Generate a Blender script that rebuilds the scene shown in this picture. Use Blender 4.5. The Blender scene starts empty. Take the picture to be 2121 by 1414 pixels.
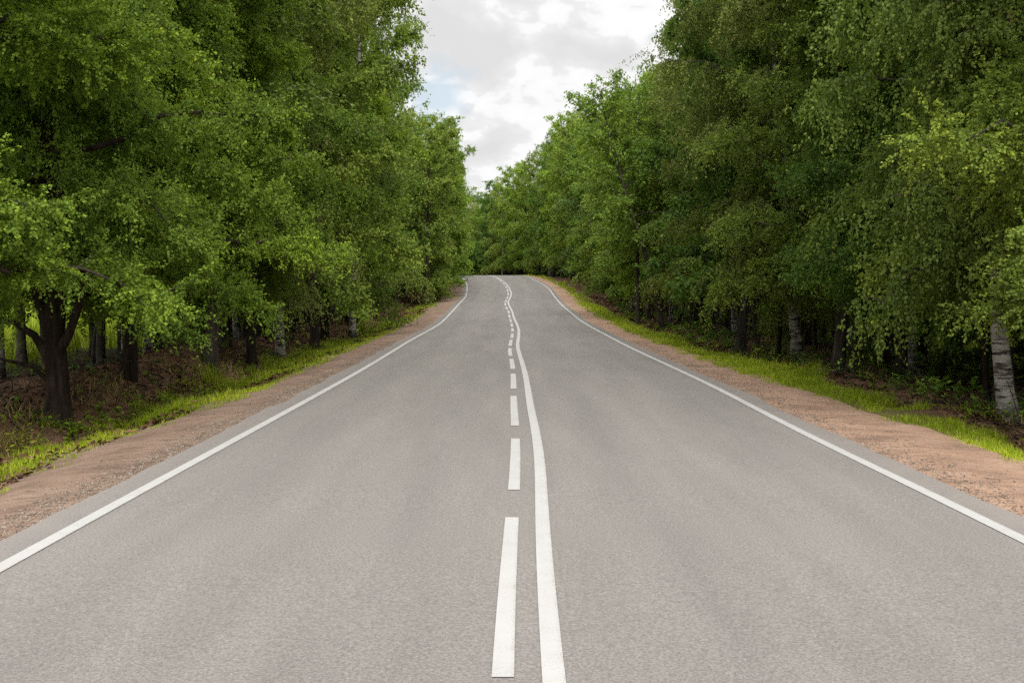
import bpy, math
import numpy as np

R = math.radians
scene = bpy.context.scene
C = scene.collection
rng = np.random.default_rng(7)

# ------------------------------------------------------------------ camera
cam_d = bpy.data.cameras.new("camera")
cam = bpy.data.objects.new("camera", cam_d)
C.objects.link(cam)
cam_d.sensor_width = 36.0
cam_d.lens = 36.0 * 2353.0 / 2121.0
cam_d.clip_start = 0.05
cam_d.clip_end = 3000.0
cam.location = (0, 0, 1.7)
cam.rotation_euler = (R(90) - math.atan((707 - 568) / 2353.0), 0, 0)
scene.camera = cam

# ------------------------------------------------------------------ exposure / render
scene.view_settings.view_transform = 'Standard'
scene.view_settings.look = 'None'
scene.view_settings.exposure = 0.35
scene.view_settings.gamma = 1.0
scene.cycles.max_bounces = 7
scene.cycles.diffuse_bounces = 4
scene.cycles.glossy_bounces = 2
scene.cycles.transmission_bounces = 4
scene.cycles.transparent_max_bounces = 4
scene.cycles.caustics_reflective = False
scene.cycles.caustics_refractive = False
scene.cycles.use_denoising = False

# ------------------------------------------------------------------ node helper
def new_mat(name):
    m = bpy.data.materials.new(name)
    m.use_nodes = True
    nt = m.node_tree
    nt.nodes.clear()
    return m, nt

class N:
    """tiny wrapper: N(nt)('Type', key=val, inputs={...})"""
    def __init__(self, nt):
        self.nt = nt
    def __call__(self, typ, ins=None, **kw):
        n = self.nt.nodes.new(typ)
        for k, v in kw.items():
            setattr(n, k, v)
        for k, v in (ins or {}).items():
            s = n.inputs[k]
            if isinstance(v, bpy.types.NodeSocket):
                self.nt.links.new(v, s)
            else:
                s.default_value = v
        return n
    def math(self, op, a, b=None, clamp=False):
        n = self.nt.nodes.new('ShaderNodeMath')
        n.operation = op
        n.use_clamp = clamp
        for i, v in enumerate((a, b)):
            if v is None:
                continue
            if isinstance(v, bpy.types.NodeSocket):
                self.nt.links.new(v, n.inputs[i])
            else:
                n.inputs[i].default_value = v
        return n.outputs[0]
    def ramp(self, fac, stops, interp='LINEAR'):
        n = self.nt.nodes.new('ShaderNodeValToRGB')
        n.color_ramp.interpolation = interp
        el = n.color_ramp.elements
        while len(el) < len(stops):
            el.new(0.5)
        for e, (p, c) in zip(el, stops):
            e.position = p
            e.color = (c[0], c[1], c[2], 1) if not isinstance(c, (int, float)) else (c, c, c, 1)
        self.nt.links.new(fac, n.inputs[0])
        return n.outputs[0]
    def mix(self, fac, a, b, blend='MIX'):
        n = self.nt.nodes.new('ShaderNodeMix')
        n.data_type = 'RGBA'
        n.blend_type = blend
        n.clamp_factor = True
        for s, v in ((n.inputs[0], fac), (n.inputs[6], a), (n.inputs[7], b)):
            if isinstance(v, bpy.types.NodeSocket):
                self.nt.links.new(v, s)
            else:
                s.default_value = v if isinstance(v, (int, float)) else (v[0], v[1], v[2], 1)
        return n.outputs[2]
    def noise(self, vec, scale, detail=4.0, rough=0.55, dist=0.0):
        n = self('ShaderNodeTexNoise', {'Scale': scale, 'Detail': detail, 'Roughness': rough, 'Distortion': dist})
        if vec is not None:
            self.nt.links.new(vec, n.inputs['Vector'])
        return n.outputs['Fac']
    def mapping(self, vec, scale=(1, 1, 1), loc=(0, 0, 0)):
        return self('ShaderNodeMapping', {'Vector': vec, 'Scale': scale, 'Location': loc}).outputs[0]

# ------------------------------------------------------------------ sky and sun
SUN_TO = np.array([0.10, -0.80, 0.86])
SUN_TO /= np.linalg.norm(SUN_TO)
world = bpy.data.worlds.new("World")
scene.world = world
world.use_nodes = True
wt = world.node_tree
wt.nodes.clear()
w = N(wt)
tc = w('ShaderNodeTexCoord')
sep = w('ShaderNodeSeparateXYZ', {'Vector': tc.outputs['Generated']})
dz = w.math('MAXIMUM', sep.outputs[2], 0.0)
gen = tc.outputs['Generated']
n1 = w.noise(w.mapping(gen, (1.0, 1.0, 1.7), (0.35, 0.10, 0.62)), 11.0, 7.0, 0.50, 0.5)
n2 = w.noise(w.mapping(gen, (1.0, 1.0, 1.5), (2.3, 1.2, 0.7)), 30.0, 6.0, 0.5, 0.3)
nn = w.math('ADD', w.math('MULTIPLY', n1, 0.62), w.math('MULTIPLY', n2, 0.38))
cloud = w.ramp(nn, [(0.38, (7.4, 7.4, 7.42)), (0.45, (7.9, 7.9, 7.92)), (0.495, (8.5, 8.5, 8.5)), (0.515, (9.4, 9.4, 9.4)), (0.60, (9.9, 9.9, 9.9))])
elev = w.ramp(dz, [(0.0, .81), (0.24, .81), (0.6, 1.7), (1.0, 2.1)])
cloud = w.mix(1.0, cloud, elev, 'MULTIPLY')
sky = w('ShaderNodeTexSky')
sky.sky_type = 'NISHITA'
sky.sun_disc = False
sky.sun_elevation = math.asin(SUN_TO[2])
sky.sun_rotation = math.atan2(SUN_TO[0], SUN_TO[1])
sky.air_density = 1.2
sky.dust_density = 2.5
# a small opening in the cloud cover, low in the north
hole_dir = np.array([-0.060, 1.0, 0.158])
hole_dir /= np.linalg.norm(hole_dir)
dv = w('ShaderNodeVectorMath', {0: tc.outputs['Generated'], 1: tuple(hole_dir)}, operation='SUBTRACT').outputs[0]
ds = w('ShaderNodeVectorMath', {0: dv, 1: (1.0, 1.0, 0.8)}, operation='MULTIPLY').outputs[0]
dl = w('ShaderNodeVectorMath', {0: ds}, operation='LENGTH').outputs['Value']
dl = w.math('ADD', dl, w.math('MULTIPLY', w.math('SUBTRACT', n2, 0.5), 0.07))
hole = w.ramp(dl, [(0.010, 0.75), (0.031, 0.0)])
haze_sky = w.mix(0.62, sky.outputs[0], (5.3, 6.4, 7.4))
col = w.mix(hole, cloud, haze_sky)
bg = w('ShaderNodeBackground', {'Color': col, 'Strength': 0.1})
wo = w('ShaderNodeOutputWorld', {'Surface': bg.outputs[0]})

sun_d = bpy.data.lights.new("sun", 'SUN')
sun_d.energy = 3.0
sun_d.angle = R(24)
sun_d.color = (1.0, 0.955, 0.89)
sun = bpy.data.objects.new("sun", sun_d)
C.objects.link(sun)
from mathutils import Vector
sun.rotation_euler = Vector(SUN_TO).to_track_quat('Z', 'Y').to_euler()

# ------------------------------------------------------------------ mesh helpers
def tag(o, label=None, cat=None, group=None, kind=None):
    if label: o['label'] = label
    if cat: o['category'] = cat
    if group: o['group'] = group
    if kind: o['kind'] = kind
    return o

def mesh_np(name, verts, faces, mat, attrs=None, smooth=False):
    """verts (n,3); faces: (m,3) or (m,4) int array, or a list of such arrays"""
    me = bpy.data.meshes.new(name)
    fl = faces if isinstance(faces, list) else [faces]
    verts = np.ascontiguousarray(verts, dtype=np.float32)
    me.vertices.add(len(verts))
    me.vertices.foreach_set('co', verts.ravel())
    loops = np.concatenate([f.ravel() for f in fl]).astype(np.int32)
    sizes = np.concatenate([np.full(len(f), f.shape[1]) for f in fl]).astype(np.int32)
    starts = np.concatenate([[0], np.cumsum(sizes)[:-1]]).astype(np.int32)
    me.loops.add(len(loops))
    me.loops.foreach_set('vertex_index', loops)
    me.polygons.add(len(sizes))
    me.polygons.foreach_set('loop_start', starts)
    if smooth:
        me.polygons.foreach_set('use_smooth', np.ones(len(sizes), dtype=bool))
    for k, v in (attrs or {}).items():
        a = me.attributes.new(k, 'FLOAT', 'POINT')
        a.data.foreach_set('value', np.ascontiguousarray(v, dtype=np.float32))
    me.update(calc_edges=True)
    if mat:
        me.materials.append(mat)
    return me

def link(name, me, parent=None, loc=(0, 0, 0)):
    o = bpy.data.objects.new(name, me)
    C.objects.link(o)
    if parent:
        o.parent = parent
    o.location = loc
    return o

def grid_faces(nr, nc):
    i = np.arange(nr - 1)[:, None] * nc + np.arange(nc - 1)[None, :]
    i = i.ravel()
    return np.stack([i, i + 1, i + nc + 1, i + nc], 1)

def unit(v):
    return v / (np.linalg.norm(v, axis=-1, keepdims=True) + 1e-9)

_P = np.random.default_rng(99).random((256, 256))
def vnoise(x, y, s=1.0, o=0):
    x = np.asarray(x, float) / s + 31.7 * o
    y = np.asarray(y, float) / s + 17.3 * o
    xi = np.floor(x).astype(int); yi = np.floor(y).astype(int)
    fx = x - xi; fy = y - yi
    fx = fx * fx * (3 - 2 * fx); fy = fy * fy * (3 - 2 * fy)
    a = _P[xi % 256, yi % 256]; b = _P[(xi + 1) % 256, yi % 256]
    c = _P[xi % 256, (yi + 1) % 256]; d = _P[(xi + 1) % 256, (yi + 1) % 256]
    return (a * (1 - fx) + b * fx) * (1 - fy) + (c * (1 - fx) + d * fx) * fy - 0.5

def tubes(paths, sides=6):
    """paths: list of (pts (k,3), radii (k,)) -> verts, quads"""
    V, Q, off = [], [], 0
    ang = np.linspace(0, 2 * np.pi, sides, endpoint=False)
    for pts, rad in paths:
        pts = np.asarray(pts, float); rad = np.asarray(rad, float)
        k = len(pts)
        t = unit(np.gradient(pts, axis=0))
        ref = np.where(np.abs(t[:, 2:3]) > 0.9, np.array([[1.0, 0, 0]]), np.array([[0, 0, 1.0]]))
        u = unit(np.cross(t, np.broadcast_to(ref[0], t.shape)))
        v = np.cross(t, u)
        ring = pts[:, None, :] + rad[:, None, None] * (np.cos(ang)[None, :, None] * u[:, None, :] + np.sin(ang)[None, :, None] * v[:, None, :])
        V.append(ring.reshape(-1, 3))
        i = np.arange(k - 1)[:, None] * sides; j = np.arange(sides)[None, :]; j2 = (j + 1) % sides
        Q.append(np.stack([i + j, i + j2, i + sides + j2, i + sides + j], -1).reshape(-1, 4) + off)
        off += k * sides
    return np.concatenate(V), np.concatenate(Q)

# ------------------------------------------------------------------ road geometry (metres: y along the road, x across, z up)
ZT = np.array([(-400, .02), (0, .02), (9, -.02), (14, -.08), (20, -.14), (27, -.22), (37, -.31), (45, -.37), (52, -.36), (58, -.29), (64, -.18),
      (71, -.03), (78, .16), (85, .48), (92, .83), (99, 1.15), (106, 1.42), (113, 1.56), (118, 1.6), (125, 1.52), (135, 1.2),
      (150, .8), (170, .5), (220, .3), (2500, .3)])
_g = np.arange(-80, 260, .25)
_k = np.exp(-.5 * (np.arange(-24, 25) * .25 / 1.6) ** 2); _k /= _k.sum()
_z = np.convolve(np.pad(np.interp(_g, ZT[:, 0], ZT[:, 1]), 24, mode='edge'), _k, 'valid')
def zr(y):
    return np.interp(y, _g, _z)

TAIL = [(118, -3.0), (125, -4.6), (135, -7.6), (150, -14.0), (165, -23.0)]     # the hidden bend behind the crest (road centre)
def smooth_line(pts, tail_off):
    p = np.array([(-60, pts[0][1])] + pts + [(y, x + tail_off) for y, x in TAIL])
    g = np.arange(-60, 165.01, .25)
    x = np.interp(g, p[:, 0], p[:, 1])
    k = np.exp(-.5 * (np.arange(-16, 17) * .25 / 1.3) ** 2); k /= k.sum()
    return g, np.convolve(np.pad(x, 16, mode='edge'), k, 'valid')
EDGE_L = [(4.649, -2.983), (6.48, -2.961), (7.69, -2.945), (8.947, -2.931), (10.722, -2.922), (14.604, -2.911), (19.524, -2.895), (23.056, -2.916),
     (33.152, -3.03), (43.889, -3.0), (47.564, -3.0), (55.162, -3.098), (62.887, -3.159), (69.778, -3.19), (76.465, -3.151), (82.526, -3.27),
     (90.345, -3.559), (96.938, -3.937), (103.718, -4.445), (112.954, -5.19)]
EDGE_R = [(4.649, 3.304), (7.2, 3.285), (8.644, 3.257), (10.089, 3.231), (12.139, 3.215), (14.225, 3.224), (17.048, 3.26), (19.861, 3.242),
     (23.964, 3.199), (30.574, 3.117), (41.73, 3.093), (51.239, 3.04), (59.444, 3.02), (65.436, 2.931), (75.628, 2.917), (86.332, 2.86),
     (91.653, 2.607), (99.83, 1.98), (107.24, 1.483), (112.954, 0.992)]
SOLID = [(4.665, 0.169), (5.344, 0.179), (5.95, 0.184), (6.815, 0.189), (7.815, 0.209), (8.906, 0.232), (10.283, 0.263), (11.531, 0.267),
     (13.127, 0.264), (15.397, 0.244), (18.324, 0.253), (21.905, 0.241), (26.713, 0.181), (30.91, 0.142), (36.593, 0.218), (41.475, 0.256),
     (47.246, 0.203), (53.583, 0.08), (59.444, 0.023), (66.582, -0.181), (71.391, -0.255), (76.465, -0.101), (81.742, -0.038),
     (87.873, -0.213), (94.932, -0.552), (100.391, -0.976), (107.24, -1.524), (112.954, -1.989)]
DASH = [(4.674, -0.045), (5.454, -0.035), (6.386, -0.024), (7.878, 0.0), (8.947, 0.02), (10.283, 0.033), (11.946, 0.042), (13.127, 0.038),
     (15.938, 0.021), (19.238, 0.028), (23.649, 0.012), (28.093, -0.061), (32.361, -0.043), (36.593, 0.008), (41.058, 0.026), (44.922, 0.0),
     (49.103, -0.038), (55.356, -0.134), (60.103, -0.181), (64.315, -0.339), (68.976, -0.44), (73.891, -0.345), (77.706, -0.277),
     (81.742, -0.267), (87.098, -0.359), (93.968, -0.702), (100.108, -1.083), (112.954, -2.3)]
gL, xL = smooth_line(EDGE_L, -3.25)
_, xR = smooth_line(EDGE_R, 3.1)
_, xS = smooth_line(SOLID, 0.1)
_, xD = smooth_line(DASH, -0.2)
def fL(y): return np.interp(y, gL, xL)
def fR(y): return np.interp(y, gL, xR)
def fS(y): return np.interp(y, gL, xS)
def fD(y): return np.interp(y, gL, xD)
_cx = np.convolve(np.pad((xL + xR) / 2, 24, mode='edge'), _k, 'valid')
def cx(y): return np.interp(y, gL, _cx)

# ground height: road profile along y plus a cross section that differs left and right
SEC_R = np.array([(0, -.04), (3.3, -.04), (3.6, -.03), (4.4, -.06), (5.0, -.12), (5.7, -.26), (6.4, -.34), (7.5, -.28), (9, -.2), (14, -.12), (30, .1), (90, 1.2), (2000, 1.5)])
SEC_L = np.array([(0, -.04), (3.3, -.04), (3.6, -.03), (4.2, -.08), (4.9, -.22), (5.5, -.42), (6.1, -.56), (6.7, -.46), (7.3, -.22), (8.0, -.12), (9.5, -.22), (14, -.12), (30, .1), (90, 1.2), (2000, 1.5)])
def gz(x, y):
    x = np.asarray(x, float); y = np.asarray(y, float)
    r = x - cx(y)
    a = np.abs(r)
    h = np.where(r > 0, np.interp(a, SEC_R[:, 0], SEC_R[:, 1]), np.interp(a, SEC_L[:, 0], SEC_L[:, 1]))
    m = np.clip((a - 4.3) / 1.5, 0, 1)
    h = h + m * (0.34 * vnoise(x, y, 2.6, 1) + 0.16 * vnoise(x, y, 0.8, 2) + 0.06 * vnoise(x, y, 0.25, 3))
    # heaped earth bank beside the left ditch
    bank = np.exp(-((r + 7.4) / 0.9) ** 2) * np.exp(-((y - 23) / 5.5) ** 2)
    h = h + 0.38 * bank
    h = h + (0.03 * vnoise(x, y, 0.5, 4) + .02 * vnoise(x, y, .17, 9)) * np.clip((a - 3.5) / .3, 0, 1)
    return zr(y) + h
# ------------------------------------------------------------------ materials
def geo_pos(n):
    return n('ShaderNodeNewGeometry').outputs['Position']
def attr(n, name):
    return n('ShaderNodeAttribute', attribute_name=name).outputs['Fac']
def out(n, surf):
    n('ShaderNodeOutputMaterial', {'Surface': surf})
def principled(n, col, rough=0.9, spec=0.2, normal=None, sheen=0.0):
    ins = {'Base Color': col, 'Roughness': rough, 'Specular IOR Level': spec, 'Sheen Weight': sheen, 'Sheen Roughness': 0.5, 'Sheen Tint': (1.0, .95, .88, 1)}
    if normal is not None:
        ins['Normal'] = normal
    return n('ShaderNodeBsdfPrincipled', ins).outputs[0]
def bump(n, h, strength, dist):
    return n('ShaderNodeBump', {'Height': h, 'Strength': strength, 'Distance': dist}).outputs[0]

# asphalt: worn grey, exposed aggregate, faint wheel tracks, dusty margins
m_asphalt, nt = new_mat("asphalt"); n = N(nt)
P = geo_pos(n)
lat = attr(n, 'lat')
fine = n.noise(P, 210.0, 2.0, 0.6)
mid = n.noise(P, 62.0, 3.0, 0.65)
big = n.noise(n.mapping(P, (1.0, 0.25, 1.0)), 0.9, 5.0, 0.55)
patch = n.noise(n.mapping(P, (1.0, 0.10, 1.0)), 2.6, 4.0, 0.5)
c0 = n.ramp(fine, [(0.28, (0.089, 0.079, 0.073)), (0.5, (0.141, 0.131, 0.121)), (0.74, (0.214, 0.201, 0.187))])
c1 = n.ramp(mid, [(0.32, 0.64), (0.5, 1.0), (0.68, 1.4)])
c = n.mix(1.0, c0, c1, 'MULTIPLY')
c = n.mix(1.0, c, n.ramp(big, [(0.3, (.93, .93, .93)), (0.7, (1.06, 1.055, 1.05))]), 'MULTIPLY')
c = n.mix(1.0, c, n.ramp(patch, [(0.3, .90), (0.7, 1.08)]), 'MULTIPLY')
al = n.math('ABSOLUTE', lat)
trk = n.math('ABSOLUTE', n.math('SUBTRACT', n.math('ABSOLUTE', n.math('SUBTRACT', al, 1.6)), 0.75))
c = n.mix(1.0, c, n.ramp(trk, [(0.0, (.95, .95, .955)), (0.45, (1.03, 1.03, 1.025))]), 'MULTIPLY')
du = n.nt.nodes.new('ShaderNodeMapRange'); du.inputs['From Min'].default_value = 3.05; du.inputs['From Max'].default_value = 3.6
nt.links.new(n.math('ADD', al, n.math('MULTIPLY', n.math('SUBTRACT', n.noise(P, 3.0, 4.0), 0.5), 0.35)), du.inputs['Value'])
c = n.mix(n.math('MULTIPLY', du.outputs[0], 0.75), c, (.25, .21, .19))
# paving seam just right of the solid line
seam_d = n.math('ABSOLUTE', n.math('SUBTRACT', n.math('SUBTRACT', lat, 0.205), n.math('MULTIPLY', n.math('SUBTRACT', n.noise(n.mapping(P, (0.0, 1.0, 0.0)), 1.3, 5.0), 0.5), 0.10)))
seam = n.math('MULTIPLY', n.ramp(seam_d, [(0.004, 1.0), (0.016, 0.0)]), n.ramp(n.noise(P, 2.2, 4.0), [(0.42, 0.0), (0.6, 0.3)]))
c = n.mix(seam, c, (.09, .082, .075))
bp = bump(n, n.math('ADD', fine, n.math('MULTIPLY', mid, 1.2)), 0.25, 0.005)
out(n, principled(n, c, 0.8, 0.35, bp, 0.14))

# road paint: thick white, lightly worn so the aggregate shows in specks
m_paint, nt = new_mat("road_paint"); n = N(nt)
P = geo_pos(n)
wear = n.math('ADD', n.noise(P, 130.0, 3.0, 0.7), n.math('MULTIPLY', n.noise(P, 5.0, 3.0), 0.35))
ed = attr(n, 'edge')
wear = n.math('SUBTRACT', wear, n.math('MULTIPLY', n.ramp(ed, [(0.75, 0.0), (1.0, 1.0)]), 0.12))
c = n.ramp(wear, [(0.485, (.25, .23, .21)), (0.535, (.365, .358, .348)), (0.8, (.405, .398, .388))])
c = n.mix(1.0, c, n.ramp(n.noise(n.mapping(P, (1, .3, 1)), 4.0, 4.0), [(0.3, .93), (0.7, 1.0)]), 'MULTIPLY')
out(n, principled(n, c, 0.7, 0.3, bump(n, n.noise(P, 120.0, 2.0), 0.25, 0.003)))

# sandy shoulder with fine stones and drag marks
m_dirt, nt = new_mat("sandy_dirt"); n = N(nt)
P = geo_pos(n)
lat = attr(n, 'lat')
leftside = attr(n, 'leftside')
a = n.noise(P, 1.6, 6.0, 0.6)
b = n.noise(n.mapping(P, (2.0, 9.0, 1.0)), 1.0, 5.0, 0.62, 0.4)
g = n.noise(P, 70.0, 3.0, 0.65)
c = n.ramp(a, [(0.28, (0.212, 0.138, 0.099)), (0.5, (0.326, 0.211, 0.149)), (0.72, (0.380, 0.262, 0.190))])
c = n.mix(leftside, c, n.mix(1.0, c, (.70, .74, .78), 'MULTIPLY'))
c = n.mix(1.0, c, n.ramp(b, [(0.30, .48), (0.42, .92), (0.6, 1.04), (0.75, 1.12)]), 'MULTIPLY')
c = n.mix(1.0, c, n.ramp(g, [(0.26, .62), (0.5, 1.0), (0.76, 1.32)]), 'MULTIPLY')
c = n.mix(n.ramp(lat, [(0.0, 0.55), (0.02, 0.0)]), c, (.17, .125, .095))
out(n, principled(n, c, 0.95, 0.1, bump(n, n.math('ADD', g, n.math('MULTIPLY', b, 3.0)), 0.9, 0.014)))

# ground: grassy soil by the verge, brown litter in ditch and under the trees, bright meadow beyond
m_ground, nt = new_mat("ground"); n = N(nt)
P = geo_pos(n)
lat = attr(n, 'lat')
jit = n.math('MULTIPLY', n.math('SUBTRACT', n.noise(P, 0.9, 5.0), 0.5), 1.4)
al = n.math('ADD', n.math('ABSOLUTE', lat), jit)
soil = n.ramp(n.noise(P, 5.0, 6.0, 0.65), [(0.3, (0.070, 0.042, 0.025)), (0.5, (0.156, 0.091, 0.055)), (0.7, (0.296, 0.174, 0.109))])
soil = n.mix(1.0, soil, n.ramp(n.noise(P, 60.0, 3.0), [(0.3, .55), (0.7, 1.4)]), 'MULTIPLY')
turf = n.ramp(n.noise(P, 12.0, 5.0), [(0.3, (.09, .075, .03)), (0.7, (.19, .17, .06))])
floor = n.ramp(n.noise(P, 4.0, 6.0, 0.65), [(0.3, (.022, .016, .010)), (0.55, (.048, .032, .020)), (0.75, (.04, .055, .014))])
mead = n.ramp(n.noise(P, 2.0, 6.0, 0.65), [(0.3, (0.075, 0.120, 0.013)), (0.55, (0.128, 0.180, 0.019)), (0.75, (0.188, 0.203, 0.038))])
def step(v, a_, b_):
    m_ = n.nt.nodes.new('ShaderNodeMapRange')
    m_.inputs['From Min'].default_value = a_; m_.inputs['From Max'].default_value = b_
    nt.links.new(v, m_.inputs['Value'])
    return m_.outputs[0]
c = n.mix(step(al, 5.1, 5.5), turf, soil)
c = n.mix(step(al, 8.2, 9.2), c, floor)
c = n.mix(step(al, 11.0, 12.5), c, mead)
out(n, principled(n, c, 0.97, 0.05, bump(n, n.noise(P, 25.0, 5.0, 0.7), 0.8, 0.04)))

def leaf_mat(name, stops, trans=0.36, tcol=(.24, .36, .02), rough=0.6, spec=0.16):
    m, nt = new_mat(name); n = N(nt)
    t = attr(n, 'tint')
    oi = n('ShaderNodeObjectInfo')
    c = n.ramp(t, stops)
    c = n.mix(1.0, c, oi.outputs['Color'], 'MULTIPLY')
    pr = principled(n, c, rough, spec)
    tr = n('ShaderNodeBsdfTranslucent', {'Color': n.mix(1.0, n.mix(0.6, c, tcol), oi.outputs['Color'], 'MULTIPLY')}).outputs[0]
    mx = n('ShaderNodeMixShader', {0: trans, 1: pr, 2: tr}).outputs[0]
    out(n, mx)
    return m
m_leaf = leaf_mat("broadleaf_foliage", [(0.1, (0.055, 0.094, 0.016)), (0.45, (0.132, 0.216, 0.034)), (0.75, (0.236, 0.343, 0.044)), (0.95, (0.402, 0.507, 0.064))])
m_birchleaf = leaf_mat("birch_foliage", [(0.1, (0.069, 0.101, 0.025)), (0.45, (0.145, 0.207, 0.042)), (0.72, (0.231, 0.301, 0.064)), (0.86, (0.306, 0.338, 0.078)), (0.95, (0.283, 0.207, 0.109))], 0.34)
m_young = leaf_mat("young_leaves", [(0.0, (.16, .20, .015)), (0.6, (.30, .33, .025)), (1.0, (.42, .40, .05))], 0.3, (.4, .42, .03))
m_grass = leaf_mat("verge_grass", [(0.0, (0.146, 0.207, 0.009)), (0.5, (0.280, 0.375, 0.013)), (0.85, (0.414, 0.482, 0.025)), (1.0, (0.515, 0.426, 0.146))], 0.3, (0.314, 0.403, 0.022))
m_litter = leaf_mat("dead_leaves", [(0.0, (.03, .017, .010)), (0.5, (.085, .045, .024)), (1.0, (.19, .11, .065))], 0.05, (.1, .05, .02), 0.9, 0.1)

def bark_mat(name, stops, scale, birch=False):
    m, nt = new_mat(name); n = N(nt)
    tcn = n('ShaderNodeTexCoord')
    ob = tcn.outputs['Object']
    if birch:
        f = n.noise(n.mapping(ob, (1.2, 1.2, 7.0)), scale, 5.0, 0.62, 0.3)
        c = n.ramp(f, stops)
        zz = n('ShaderNodeSeparateXYZ', {'Vector': ob}).outputs[2]
        low = n.math('ADD', zz, n.math('MULTIPLY', n.math('SUBTRACT', n.noise(ob, 5.0, 4.0), 0.5), 1.2))
        c = n.mix(n.ramp(low, [(0.02, 0.85), (0.45, 0.0)]), c, (.035, .028, .022))
        h = f
    else:
        f = n.noise(n.mapping(ob, (7.0, 7.0, 1.2)), scale, 6.0, 0.65, 0.3)
        c = n.ramp(f, stops)
        h = f
    out(n, principled(n, c, 0.92, 0.12, bump(n, h, 0.8, 0.02)))
    return m
m_bark = bark_mat("dark_bark", [(0.3, (0.008, 0.006, 0.004)), (0.5, (0.027, 0.019, 0.014)), (0.72, (0.057, 0.043, 0.032))], 2.2)
m_greybark = bark_mat("grey_bark", [(0.3, (0.021, 0.017, 0.013)), (0.5, (0.059, 0.049, 0.039)), (0.72, (0.119, 0.101, 0.084))], 2.2)
m_birchbark = bark_mat("birch_bark", [(0.36, (0.015, 0.012, 0.010)), (0.44, (0.085, 0.072, 0.060)), (0.50, (0.340, 0.315, 0.281)), (0.75, (0.527, 0.501, 0.459))], 2.4, True)

# ------------------------------------------------------------------ ground, road, shoulders, markings
ys = np.concatenate([np.arange(-60, 4, 2.0), np.arange(4, 45, 0.22), np.arange(45, 130, 0.6), np.arange(130, 200, 3.0), np.array([200, 220, 250, 300, 400, 600, 900, 1400, 2000])])
rl = np.concatenate([[-1500, -700, -350, -180, -100, -70], np.arange(-50, -16, 3.0), np.arange(-16, -10, .5), np.arange(-10, -3.4, .13), np.arange(-3.4, 3.41, .85), np.arange(3.5, 10, .13), np.arange(10, 16, .5), np.arange(16, 51, 3.0), [70, 100, 180, 350, 700, 1500]])
YY, RR = np.meshgrid(ys, rl, indexing='ij')
XX = RR + cx(YY)
ZZ = gz(XX, YY)
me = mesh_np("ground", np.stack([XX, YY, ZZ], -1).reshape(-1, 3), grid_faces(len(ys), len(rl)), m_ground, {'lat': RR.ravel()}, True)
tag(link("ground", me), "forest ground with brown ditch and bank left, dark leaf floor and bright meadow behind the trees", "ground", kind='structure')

ry = np.concatenate([np.arange(-60, 0, 2.0), np.arange(0, 165.01, .5)])
def jl(y): return fL(y) - 0.33 + 0.10 * vnoise(y, y * 0, 1.1, 5) + 0.05 * vnoise(y, y * 0, .35, 6)
def jr(y): return fR(y) + 0.31 + 0.10 * vnoise(y, y * 0, 1.1, 7) + 0.05 * vnoise(y, y * 0, .35, 8)
TOP = 0.014
def road_z(y): return np.interp(y, ry, zr(ry)) + TOP
e0, e1 = jl(ry), jr(ry)
tt = np.linspace(0, 1, 13)
RX = e0[:, None] * (1 - tt) + e1[:, None] * tt
top = np.stack([RX, np.repeat(ry[:, None], 13, 1), np.repeat((zr(ry) + TOP)[:, None], 13, 1)], -1)
sl_ = top[:, :1].copy(); sl_[:, :, 2] -= 0.05; sl_[:, :, 0] -= .02
sr_ = top[:, -1:].copy(); sr_[:, :, 2] -= 0.05; sr_[:, :, 0] += .02
allv = np.concatenate([sl_, top, sr_], 1)
mid_line = ((fS(ry) + fD(ry)) / 2)[:, None]
me = mesh_np("road", allv.reshape(-1, 3), grid_faces(len(ry), 15), m_asphalt, {'lat': (allv[:, :, 0] - mid_line).ravel()})
tag(link("road", me), "worn grey asphalt road dipping and then rising to a crest between the trees", "road", kind='structure')

def strip(name, y, xc, wid, label, cat, group=None):
    y = np.asarray(y); v = np.stack([
        np.stack([xc - wid / 2, y, road_z(y) + .005], -1), np.stack([xc, y, road_z(y) + .005], -1), np.stack([xc + wid / 2, y, road_z(y) + .005], -1)], 1)
    me = mesh_np(name, v.reshape(-1, 3), grid_faces(len(y), 3), m_paint, {'edge': np.tile([0., .5, 1.], len(y))})
    return tag(link(name, me), label, cat, group, 'structure')
ly = ry[ry <= 160]
strip("edge_line", ly, fL(ly), .105, "continuous white edge line along the left side of the road", "road marking")
strip("edge_line", ly, fR(ly), .105, "continuous white edge line along the right side of the road", "road marking")
strip("centre_line", ly, fS(ly), .098, "solid wavering white centre line to the right of the dashes", "road marking")
ORD = ["nearest", "second", "third", "fourth", "fifth", "sixth", "seventh", "eighth", "ninth", "tenth", "eleventh", "twelfth", "thirteenth", "fourteenth", "fifteenth",
       "sixteenth", "seventeenth", "eighteenth", "nineteenth", "twentieth", "twenty first", "twenty second", "twenty third", "twenty fourth", "twenty fifth", "twenty sixth",
       "twenty seventh", "twenty eighth", "twenty ninth", "thirtieth", "thirty first", "thirty second", "thirty third", "thirty fourth", "thirty fifth", "thirty sixth", "thirty seventh", "thirty eighth", "thirty ninth", "fortieth"]
dash = [(4.67, 7.88), (8.94, 11.98), (13.1, 16.69), (17.84, 20.95), (22.16, 25.31), (26.35, 29.61), (30.72, 34.2), (35.23, 38.5)]
y0 = 39.85
while y0 < 114:
    dash.append((y0, y0 + 3.2)); y0 += 4.35
for i, (a_, b_) in enumerate(dash):
    yy = np.unique(np.concatenate([[a_], ry[(ry > a_) & (ry < b_)], [b_]]))
    strip("centre_dash", yy, fD(yy), .095, "white centre line dash, %s up the road from the viewer" % ORD[i], "road marking", "dashes of the broken centre line")

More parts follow.
